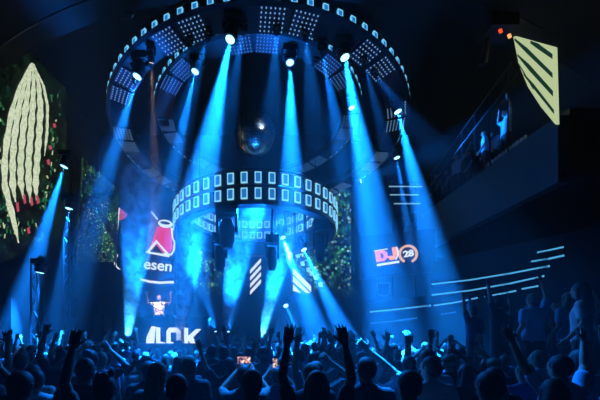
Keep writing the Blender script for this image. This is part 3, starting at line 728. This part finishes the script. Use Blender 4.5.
def plume(label, px, py, y, tx, ty, w0, w1, dens, power, fo=(.1, 1.3)):
    a = P(px, py, y); b = P(tx, ty, y); d = b - a; H = d.length
    r0 = w0 / F * y / 2; r1 = w1 / F * y / 2; k = (r1 - r0) / H
    jet = thing('smoke_jet', label.replace('blue white smoke plume', 'floor jet nozzle under the smoke plume'), 'smoke machine', (a.x, a.y, 1.7), group='smoke jet nozzles')
    bm = bmesh.new(); box(bm, (0, 0, .05), (.3, .3, .1)); finish('base', bm, SATIN, jet)
    bm = bmesh.new(); cyl(bm, (0, 0, .1), (0, 0, max(.13, a.z - 1.72)), .06, .05); finish('nozzle', bm, STEEL, jet)
    bm = bmesh.new(); kk = 20; prev = None
    for i in range(13):
        z = H * i / 12; r = (r0 + k * z) * 1.35
        cur = [bm.verts.new((r * math.cos(t), r * math.sin(t), z)) for t in [2 * PI * j / kk for j in range(kk)]]
        if prev:
            for j in range(kk): bm.faces.new((prev[j], prev[(j + 1) % kk], cur[(j + 1) % kk], cur[j]))
        else: bm.faces.new(cur[::-1])
        prev = cur
    bm.faces.new(prev)
    o = finish('smoke_plume', bm, plume_mat('smoke', r0, k, H, dens)); tag(o, label, 'smoke', 'smoke jets on the stage')
    o.location = a; o.rotation_euler = d.to_track_quat('Z', 'Y').to_euler()
    fl = Vector((a.x + fo[0], y + fo[1], 1.72 + .42)); aim_fixture('added floor light behind the ' + label.split('plume ')[1].replace('shooting up ', 'plume ') .strip(), fl, b.lerp(a, .5), 34, power * 2.0, 1.72, .5, 'added floor lights behind the smoke', name='added_floor_light', soft=.1, blend=1.0, upright=True)  # added lamp behind each plume to make the smoke glow
    for (off, e, ang) in ((.02, power, 40),):
        ld = bpy.data.lights.new('jet_light', 'SPOT'); ld.energy = e; ld.color = (.03, .36, 1.0); ld.spot_size = rad(ang); ld.spot_blend = 1; ld.shadow_soft_size = .08
        l = bpy.data.objects.new('jet_light', ld); C.objects.link(l); l.location = a - d.normalized() * .05; l.rotation_euler = (-d).to_track_quat('Z', 'Y').to_euler()
PD, PW = 7.0, 9000
plume('blue white smoke plume shooting up left of the DJ booth', 128, 338, 10.5, 146, 150, 7, 74, PD, PW)
plume('blue white smoke plume shooting up before the booth letters', 179, 344, 10.5, 197, 175, 9, 66, PD, PW * 1.8, (1.15, .9))
plume('blue white smoke plume right of the DJ booth, leaning right', 222, 342, 10.6, 248, 205, 7, 52, PD, PW)
plume('blue white smoke plume nearest the white striped screen strip', 262, 338, 10.6, 292, 205, 7, 46, PD, PW)

# ------------------------------------------------------------------ people
SKIN = surf('skin', (.34, .20, .15), .55, 0, .1, 8)
SKIN2 = surf('darker skin', (.20, .11, .075), .55, 0, .1, 8)
HAIRS = [surf('black hair', (.008, .007, .007), .65, 0, .3, 30), surf('brown hair', (.035, .02, .012), .65, 0, .3, 30), surf('fair hair', (.13, .085, .04), .7, 0, .3, 30)]
TOPS = [('black', surf('black cotton', (.012, .012, .014), .85)), ('white', surf('white cotton', (.62, .62, .62), .85, 0, .08)), ('grey', surf('grey cotton', (.20, .20, .21), .85, 0, .15)),
        ('navy', surf('navy cotton', (.03, .045, .12), .85)), ('pale blue', surf('pale blue cotton', (.30, .42, .58), .85, 0, .1)), ('dark red', surf('dark red cotton', (.14, .02, .02), .85))]
JEANS = surf('dark trousers', (.02, .022, .03), .85)
dg = None
def hull(bm, sph):
    tmp = bmesh.new()
    for p, r in sph:
        bmesh.ops.create_icosphere(tmp, subdivisions=2, radius=r, matrix=Matrix.Translation(Vector(p)))
    g = bmesh.ops.convex_hull(tmp, input=tmp.verts)
    dl = list({e for e in g['geom_interior'] + g['geom_unused'] if isinstance(e, bmesh.types.BMVert)})
    bmesh.ops.delete(tmp, geom=dl, context='VERTS')
    me = bpy.data.meshes.new('tmp'); tmp.to_mesh(me); tmp.free(); bm.from_mesh(me); bpy.data.meshes.remove(me)
def ellip(bm, c, r, sub=3):
    bmesh.ops.create_icosphere(bm, subdivisions=sub, radius=1, matrix=Matrix.Translation(Vector(c)) @ Matrix.Diagonal((*r, 1)))
def remesh(bm, vox, name, mats, smooth=4, dec=.4):
    me = bpy.data.meshes.new(name); bm.to_mesh(me); bm.free(); o = bpy.data.objects.new('tmp', me); C.objects.link(o)
    r = o.modifiers.new('r', 'REMESH'); r.mode = 'VOXEL'; r.voxel_size = vox
    s = o.modifiers.new('s', 'SMOOTH'); s.iterations = smooth; s.factor = .5
    if dec < 1: d = o.modifiers.new('d', 'DECIMATE'); d.ratio = dec
    g = bpy.context.evaluated_depsgraph_get(); out = bpy.data.meshes.new_from_object(o.evaluated_get(g))
    bpy.data.objects.remove(o); out.name = name
    for p in out.polygons: p.use_smooth = True
    out.materials.clear()
    for m in mats: out.materials.append(m)
    return out
def hand(bm, W, d, nrm, side, curl, k=1.0):      # wrist, direction, palm normal, +1 if the thumb is on the 'ax' side
    d = Vector(d).normalized(); nrm = Vector(nrm); nrm = (nrm - d * nrm.dot(d)).normalized(); ax = d.cross(nrm) * side
    W = Vector(W)
    hull(bm, [(W, .026), (W + d * .03 + ax * .02, .019), (W + d * .03 - ax * .02, .018)])
    hull(bm, [(W + d * .02 + ax * .02, .018), (W + d * .02 - ax * .02, .017), (W + d * .09 + ax * .032, .0135), (W + d * .088 - ax * .032, .0125)])
    for off, L, sp in ((.033, .072, .16), (.011, .082, .05), (-.011, .076, -.06), (-.032, .060, -.19)):
        p = W + d * .09 + ax * off; dd = (d + ax * sp).normalized(); r = .0098
        for i, fr in enumerate((.45, .32, .23)):
            a = curl * (i + .4); dv = (dd * math.cos(a) + nrm * math.sin(a)).normalized(); qn = p + dv * L * fr * k
            hull(bm, [(p, r), (qn, r * .92)]); p = qn; r *= .92
    p = W + d * .028 + ax * .026; t1 = p + (d * .55 + ax * .75 + nrm * .25).normalized() * .042; t2 = t1 + (d * .85 + ax * .4 + nrm * (.2 + curl * .5)).normalized() * .034
    hull(bm, [(p, .014), (t1, .0115)]); hull(bm, [(t1, .0115), (t2, .0095)])
SH = .185
ARM = {'wide': ((.33, .06, 1.62), (.40, .12, 1.87)), 'up': ((.27, .02, 1.69), (.23, .07, 1.95)), 'bent': ((.40, .04, 1.55), (.17, .12, 1.74)),
       'down': ((.25, -.04, 1.14), (.24, .12, .91)), 'phone': ((.27, .20, 1.44), (.10, .40, 1.64)), 'point': ((.24, .24, 1.54), (.23, .47, 1.67)), 'side': ((.44, .08, 1.50), (.62, .16, 1.66)), 'reach': ((.36, .12, 1.60), (.56, .22, 1.80)), 'dj': ((.40, -.02, 1.44), (.44, .02, 1.72))}
def build_person(left, right, hair, curlL=.15, curlR=.15, turn=0.0, top=None, face=False, lean=0.0, skin=SKIN):
    bm = bmesh.new()
    hip, chest = .095, .11
    T = lambda y, z: (y + lean * max(0, z - .95))
    def pr(x, y, z, r): return [((x, T(y, z), z), r), ((-x, T(y, z), z), r)]
    hull(bm, pr(.075, 0, .93, .105) + pr(.065, .0, 1.10, .092)); hull(bm, pr(.065, 0, 1.10, .092) + pr(.09, .0, 1.27, .105)); hull(bm, pr(.09, 0, 1.27, .105) + pr(.14, -.01, 1.40, .055))
    hull(bm, pr(.12, -.01, 1.41, .05) + pr(.02, .0, 1.455, .055)); hull(bm, pr(.015, T(0, 1.43) - lean * .4, 1.43, .052) + pr(.01, .015, 1.54, .05))
    for s in (-1, 1):
        hull(bm, [((s * .09, 0, .90), .095), ((s * .10, .015, .50), .058)]); hull(bm, [((s * .10, .015, .50), .055), ((s * .105, -.02, .34), .056), ((s * .105, -.015, .10), .036)])
        hull(bm, [((s * .105, -.04, .045), .04), ((s * .115, .14, .028), .027), ((s * .11, .02, .05), .035)])
    hc = Vector((0, T(.02, 1.55) , 1.615)); rt = Matrix.Rotation(turn, 3, 'Z')
    h = bmesh.new()
    ellip(h, (0, -.005, .02), (.074, .092, .095)); hull(h, [((0, .035, -.05), .05), ((0, .055, -.085), .026), ((.035, .0, -.05), .035), ((-.035, .0, -.05), .035), ((0, .01, .03), .068)])
    hull(h, [((0, .086, .022), .011), ((0, .107, -.018), .013)]); hull(h, [((.011, .094, -.022), .009), ((-.011, .094, -.022), .009)])
    hull(h, [((.035, .070, .032), .013), ((-.035, .070, .032), .013), ((0, .08, .034), .012)])
    hull(h, [((.022, .083, -.052), .007), ((-.022, .083, -.052), .007), ((0, .09, -.05), .008)]); hull(h, [((.018, .08, -.064), .008), ((-.018, .08, -.064), .008), ((0, .087, -.065), .008)])
    for s in (-1, 1):
        hull(h, [((s * .076, -.008, .022), .015), ((s * .074, -.004, -.018), .010)]); ellip(h, (s * .031, .076, .012), (.014, .012, .010), 2)
    for v in h.verts: v.co = rt @ v.co + hc
    me = bpy.data.meshes.new('h'); h.to_mesh(me); h.free(); bm.from_mesh(me); bpy.data.meshes.remove(me)
    arms = []
    for s, nm, cu in ((-1, left, curlL), (1, right, curlR)):
        e, wv_ = ARM[nm]; sh = Vector((s * SH, T(-.005, 1.40), 1.40)); e = Vector((s * e[0], T(e[1], e[2]), e[2])); wv_ = Vector((s * wv_[0], T(wv_[1], wv_[2]), wv_[2]))
        hull(bm, [(sh, .056), (sh.lerp(e, .5), .047), (e, .038)]); hull(bm, [(e, .038), (e.lerp(wv_, .35), .038), (wv_, .026)])
        d = (wv_ - e).normalized(); nr = Vector((-s * .25, 1, 0)) if nm != 'down' else Vector((-s, 0, 0))
        ax = d.cross((nr - d * nr.dot(d)).normalized()); side = 1 if ax.x * -s > 0 else -1
        if nm == 'down': side = 1 if ax.y > 0 else -1
        hand(bm, wv_, d, nr, side, cu); arms.append((sh, e))
    body = remesh(bm, .0072, 'person', [skin], 3, .35)
    # shirt
    bm = bmesh.new(); g = .013
    hull(bm, pr(.078, 0, .92, .105 + g) + pr(.068, .0, 1.10, .096 + g)); hull(bm, pr(.068, 0, 1.10, .096 + g) + pr(.09, .0, 1.27, .105 + g)); hull(bm, pr(.09, 0, 1.27, .105 + g) + pr(.145, -.01, 1.40, .055 + g)); hull(bm, pr(.12, -.01, 1.41, .05 + g) + pr(.03, -.01, 1.44, .055 + g))
    for sh, e in arms: hull(bm, [(sh, .056 + g), (sh.lerp(e, .62), .047 + g)])
    shirt = remesh(bm, .014, 'shirt', [top or TOPS[0][1]], 2, .6)
    bm = bmesh.new()
    hull(bm, pr(.075, 0, .93, .112) + pr(.07, 0, .86, .11))
    for s in (-1, 1): hull(bm, [((s * .09, 0, .90), .105), ((s * .10, .015, .50), .070)]); hull(bm, [((s * .10, .015, .50), .070), ((s * .105, -.015, .10), .05)])
    trou = remesh(bm, .018, 'trousers', [JEANS], 2, .5)
    bm = bmesh.new()
    if hair == 'cap':
        ellip(bm, (0, -.005, .055), (.086, .102, .075)); hull(bm, [((.05, .09, .055), .008), ((-.05, .09, .055), .008), ((.035, .165, .04), .008), ((-.035, .165, .04), .008)])
    else:
        ellip(bm, (0, -.016, .035), (.084, .096, .098)); ellip(bm, (0, -.03, -.01), (.078, .08, .08))
        if hair == 'long':
            hull(bm, [((0, -.05, .02), .075), ((.05, -.075, -.12), .045), ((-.05, -.075, -.12), .045)]); hull(bm, [((.055, -.08, -.12), .045), ((-.055, -.08, -.12), .045), ((.05, -.115, -.28), .03), ((-.05, -.115, -.28), .03)])
            for s in (-1, 1): hull(bm, [((s * .07, -.01, .03), .03), ((s * .08, -.03, -.14), .028)])
        if hair == 'bun':
            ellip(bm, (0, -.09, .10), (.045, .045, .045))
        if hair == 'spiky':
            for i in range(14): a = random.uniform(0, 6.28); ellip(bm, (.05 * math.cos(a), -.01 + .05 * math.sin(a), .11 + random.uniform(-.01, .03)), (.025, .025, .035), 2)
    for v in bm.verts:
        v.co = rt @ v.co + hc
    hm = remesh(bm, .011, 'hair' if hair != 'cap' else 'cap', [HAIRS[0]], 2, .6)
    if hair != 'cap':                             # keep the face clear
        b_ = bmesh.new(); b_.from_mesh(hm); inv = rt.transposed()
        dl = [v for v in b_.verts if (inv @ (v.co - hc)).y > .045 and (inv @ (v.co - hc)).z < .07]
        bmesh.ops.delete(b_, geom=dl, context='VERTS'); b_.to_mesh(hm); b_.free()
    return dict(body=body, shirt=shirt, trousers=trou, hair=hm, hairname='hair' if hair != 'cap' else 'cap')
def setmat(o, m):
    o.material_slots[0].link = 'OBJECT'; o.material_slots[0].material = m
def person(v, loc, rz, sc, label, group, top, hair, skin=SKIN, nolegs=False):
    p = bpy.data.objects.new('person', v['body']); C.objects.link(p); p.location = loc; p.rotation_euler = (0, 0, rz); p.scale = (sc, sc, sc)
    setmat(p, skin)
    for nm, me, m in (('shirt', v['shirt'], top), ('trousers', v['trousers'], JEANS), (v['hairname'], v['hair'], hair)):
        o = bpy.data.objects.new(nm, me); C.objects.link(o); o.parent = p; setmat(o, m)
    tag(p, label, 'person', group); return p
VAR = [('both arms spread high', build_person('wide', 'wide', 'short')), ('right hand raised', build_person('down', 'up', 'short', curlR=.3)), ('arms lowered', build_person('down', 'down', 'short', turn=.3)),
       ('both hands held out', build_person('phone', 'phone', 'short', .5, .5)), ('long hair, arms straight up', build_person('up', 'up', 'long')), ('long hair, arms lowered', build_person('down', 'down', 'long', turn=-.4)),
       ('left arm raised', build_person('up', 'bent', 'cap', .1, .6)), ('right arm pointing ahead', build_person('down', 'point', 'cap', curlR=.4, turn=-.2)), ('hands clasped overhead', build_person('bent', 'bent', 'bun', .3, .3)),
       ('left hand raised', build_person('up', 'down', 'spiky', curlL=.3)), ('left arm stretched sideways', build_person('side', 'down', 'short', turn=.5)), ('left arm reaching out', build_person('reach', 'down', 'short', curlL=.5, turn=.5))]
HAIRTXT = {0: 'short hair', 1: 'short hair', 2: 'short hair', 3: 'short hair', 4: '', 5: '', 6: 'cap', 7: 'cap', 8: 'hair bun', 9: 'spiky hair', 10: 'short hair'}
# the DJ
pat, nt, out = nmat('black and white print'); b = N(nt, 'ShaderNodeBsdfPrincipled'); tc = N(nt, 'ShaderNodeTexCoord'); vo = N(nt, 'ShaderNodeTexNoise'); vo.inputs['Scale'].default_value = 9; vo.inputs['Distortion'].default_value = 1.5
nt.links.new(tc.outputs['Object'], vo.inputs['Vector']); r = N(nt, 'ShaderNodeValToRGB'); r.color_ramp.interpolation = 'CONSTANT'; r.color_ramp.elements[0].color = (.02, .02, .02, 1); r.color_ramp.elements[1].color = (.75, .75, .78, 1); r.color_ramp.elements[1].position = .47
nt.links.new(vo.outputs['Fac'], r.inputs[0]); nt.links.new(r.outputs[0], b.inputs['Base Color']); b.inputs['Roughness'].default_value = .8; nt.links.new(b.outputs[0], out.inputs[0])
DJV = build_person('dj', 'dj', 'short', .15, .15)
dp = P(159, 330, 11.75)
dj = person(DJV, (dp.x, 11.75, 1.7), PI, 1.08, 'person in a black and white print T-shirt, arms raised behind the booth', None, pat, HAIRS[0])
bm = bmesh.new(); hull(bm, [((0, .055, -.085), .034), ((.045, .03, -.06), .03), ((-.045, .03, -.06), .03)]); me = remesh(bm, .011, 'beard', [HAIRS[0]], 2, .6)
o = bpy.data.objects.new('beard', me); C.objects.link(o); o.parent = dj; o.location = (0, .02, 1.615)
# key light added to brighten the DJ: a small white spot on the huge ring
aim_fixture('small white front spot added on the huge ring to light the DJ', Vector((-2.75, 7.75, EYE + 7.02)), (dp.x, 11.75, 3.4), 9, 11000, Z1 + .04, .6, 'added front spots', (1, .72, .62), name='added_front_spot', lensm=emit('added front spot lens', (1, .8, .7), 1.0))

# the crowd
random.seed(21)
ncr = 0
rows = []
y = 2.35
while y < 9.9:
    rows.append(y); y += .60 + .012 * len(rows)
WEI = [5, 4, 9, 2, 4, 6, 3, 2, 3, 4, 2]
def lab(vi, top, i, ri):
    return 'person, %s top, %s, %s from left in %s row' % (top, VAR[vi][0], nth(i), nth(ri))
PH1, PH2 = P(244, 360, 3.6), P(275, 363, 4.2)
KEEP = [(PH1.x, PH1.y - .46), (PH2.x, PH2.y - .46), (1.80, 3.12), (PH1.x, 3.65), (PH2.x, 4.25)]            # places of people set by hand below
for ri, y in enumerate(rows):
    x0, x1 = -.86 * y - .35, 1.14 * y + .35
    x1 = min(x1, 9.0 if y < 4 else (4.2 if y < 7.3 else terr(470) * .5 + 1.2))
    x = x0 + random.uniform(0, .3); i = 0
    sp = .56 + .012 * ri
    while x < x1:
        vi = random.choices(range(11), WEI)[0]
        if vi == 3: vi = 2
        if any(abs(x - a) < .42 and abs(y - b) < .42 for a, b in KEEP): x += .3; continue
        if y < 3.8 and 226 < PX + x / y * F < 290: vi = 2
        if ri == 0 and vi in (0, 4, 8, 6) and random.random() < .5: vi = 2
        pxx = PX + x / y * F
        if 132 < pxx < 212: vi = random.choice((2, 5, 2))
        tn, tm = random.choices(TOPS, [5, 3, 4, 3, 3, 1])[0]; hm = random.choices(HAIRS, [6, 3, 1])[0]
        sc = random.uniform(.94, 1.05)
        if ri == 0: sc = min(sc, .99)
        if y > 4.4 and 136 < pxx < 210: sc = .92
        person(VAR[vi][1], (x + random.uniform(-.04, .04), y + random.uniform(-.1, .1), 0), random.uniform(-.3, .3) + math.atan2(x, 16) * -.6, sc, lab(vi, tn, i, ri), 'crowd on the dance floor', tm, hm, random.choices([SKIN, SKIN2], [3, 1])[0])
        ncr += 1; i += 1; x += sp * random.uniform(.92, 1.22)
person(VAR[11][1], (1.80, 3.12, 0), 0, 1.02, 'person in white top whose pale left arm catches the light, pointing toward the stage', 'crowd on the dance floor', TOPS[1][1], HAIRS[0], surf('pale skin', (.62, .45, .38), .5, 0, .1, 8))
aim_fixture('small spot added on the huge ring to light the pale outstretched arm', Vector((1.6, 7.42, EYE + 7.0)), Vector((1.3, 3.25, 1.72)), 5, 110000, Z1 + .04, .6, 'added front spots', name='added_front_spot', lensm=DARKSCR)  # added spot, only there to make the arm bright
# accent spots added for highlights on the crowd, hung around the huge ring
for (ang, px, py, yy, an, pw, nm) in ((-14, 108, 372, 3.6, 9, 15000, 'the second from the left end'), (-4, 178, 372, 3.6, 9, 15000, 'just left of the middle'), (5, 258, 372, 3.6, 10, 15000, 'at the middle of the near edge'),
                                      (13, 345, 380, 3.2, 9, 15000, 'right of the middle'), (34, 440, 352, 6.0, 9, 15000, 'toward the right end'), (40, 590, 350, 3.2, 8, 9000, 'at the right end'), (-44, 20, 350, 6.5, 8, 15000, 'at the left end'), (-20, 60, 360, 5, 8, 13000, 'third from the left end')):
    aim_fixture('small dark accent spot added on the huge ring, ' + nm, Vector((5.0 * math.sin(rad(ang)), D - 5.0 * math.cos(rad(ang)), EYE + 7.06)), P(px, py, yy), an, pw, Z1 + .04, .5, 'added small crowd spots', name='added_accent_spot', lensm=DARKSCR)
# raised terrace on the right
i = 0
for ty in (4.5, 5.25, 6.0, 6.7):
    x = 4.85; j = 0
    while x < min(8.4, 1.14 * ty + .2):
        vi = random.choices(range(11), [2, 2, 9, 1, 1, 7, 1, 1, 1, 2, 1])[0]; tn, tm = random.choice(TOPS)
        person(VAR[vi][1], (x, ty + random.uniform(-.08, .08), 1.0), random.uniform(-.1, .7), random.uniform(.94, 1.03), 'person in %s top, %s, %s from left in %s terrace row' % (tn, VAR[vi][0].split(' and ')[-1], nth(j), nth(i)), 'guests on the raised terrace', tm, random.choice(HAIRS))
        x += .62; j += 1
    i += 1
# balcony guests behind the rail
i = 0
for (px, v, top) in ((437, 5, 3), (447, 2, 0), (457, 10, 4), (469, 7, 3), (485, 2, 4), (494, 5, 1), (506, 6, 4)):
    X = 8.5 + .3 * (i % 2); yy = X * F / (px - PX)
    person(VAR[v][1], (X, yy, 7.9), random.uniform(.6, 1.9), random.uniform(.98, 1.06), 'person in %s top on the balcony, %s guest from the far end' % (TOPS[top][0], nth(i)), 'guests on the upper balcony', TOPS[top][1], random.choice(HAIRS)); i += 1
# balcony rail with posts
t = thing('balcony_rail', 'dark metal rail with two handrails on top of the upper right balcony', 'railing', (7.86, 11.9, EYE + 5.72)); c = Vector((7.86, 11.9, EYE + 5.72))
def bp(px, py): return wall_pt(px, py, 7.86)
for (p0, p1) in (((512, 62), (428, 178)), ((520, 70), (430, 186))):
    bm = bmesh.new(); cyl(bm, bp(*p0) - c, bp(*p1) - c, .026); finish('handrail', bm, STEEL, t)
for px in (432, 441, 451, 462, 475, 490, 508):
    yy = 7.86 * F / (px - PX); f = (512 - px) / 84; top = P(px, 62 + 116 * f, yy)
    bm = bmesh.new(); cyl(bm, Vector((7.86, yy, EYE + 5.7)) - c, Vector((7.86, yy, top.z)) - c, .022); finish('post', bm, STEEL, t)
# glasses on the parapet ledge
GL = surf('clear glass', (.7, .85, .95), .1, 0, .05)
for i in range(11):
    px = 489 + 3.6 * i; X = 7.90; yy = X * F / (px - PX); z = EYE + 5.725
    g = thing('drinking_glass', 'small glass on the balcony ledge, %s from the far end of the row' % nth(i), 'glass', (X, yy, z), group='glasses on the balcony ledge')
    bm = bmesh.new(); lathe(bm, [(.035, 0), (.05, .17), (.044, .17), (.03, .02)], 12); bmesh.ops.create_circle(bm, cap_ends=True, segments=12, radius=.034); finish('bowl', bm, GL, g)
# phones held up in the crowd
def phone(label, px, py, y, wpx, hpx, cols):
    c = P(px, py, y); wd, h = wpx / F * y, hpx / F * y
    t = thing('phone', label, 'phone', c, group='lit phones in the crowd')
    bm = bmesh.new(); vs = box(bm, (0, .006, 0), (wd * 1.06, .010, h * 1.08)); bmesh.ops.bevel(bm, geom=[e for e in bm.edges], offset=.003, segments=2, affect='EDGES'); finish('case', bm, SATIN, t)
    m, nt, out = nmat('phone picture'); tc = N(nt, 'ShaderNodeTexCoord'); nz = N(nt, 'ShaderNodeTexNoise'); nz.inputs['Scale'].default_value = 28; nt.links.new(tc.outputs['Object'], nz.inputs['Vector'])
    r = N(nt, 'ShaderNodeValToRGB'); e = r.color_ramp.elements; e[0].position = .42; e[0].color = (.02, .04, .12, 1); e[1].position = .62; e[1].color = (1, .95, .9, 1); k = e.new(.52); k.color = cols
    nt.links.new(nz.outputs['Fac'], r.inputs[0]); em = N(nt, 'ShaderNodeEmission'); em.inputs[1].default_value = 1.0; nt.links.new(r.outputs[0], em.inputs[0]); nt.links.new(em.outputs[0], out.inputs[0]); m.cycles.emission_sampling = 'NONE'
    bm = bmesh.new(); box(bm, (0, -.001, 0), (wd, .004, h)); finish('phone_screen', bm, m, t)
    return c
def holder(c, label, top, hair):
    sc = c.z / 1.73
    person(VAR[3][1], (c.x, c.y - .46 * sc, 0), 0, sc, label, 'people holding lit phones', TOPS[top][1], HAIRS[hair])
c = phone('wide lit phone filming the stage, held sideways above the heads', 244, 360, 3.6, 13, 6.5, (.7, .25, .2, 1))
c = phone('upright small lit phone right of the wide one', 275, 363, 4.2, 4.5, 9, (.6, .3, .2, 1))

holder(PH1 + Vector((.02, 0, -.035)), 'person in grey top holding up the wide lit phone with both hands', 2, 0)
holder(PH2 + Vector((0, 0, -.03)), 'person in navy top holding up the small upright lit phone with both hands', 3, 1)

# ------------------------------------------------------------------ haze in the hall
m, nt, out = nmat('thin haze'); v = N(nt, 'ShaderNodeVolumeScatter'); v.inputs['Color'].default_value = (1, 1, 1, 1); v.inputs['Density'].default_value = 0.01; v.inputs['Anisotropy'].default_value = 0.25
nt.links.new(v.outputs[0], out.inputs['Volume'])
bm = bmesh.new(); box(bm, (1.5, 8.4, 6.0), (21.9, 18.6, 11.98)); o = finish('haze', bm, m); tag(o, 'thin smoky haze filling the whole hall', 'haze', None, 'stuff')
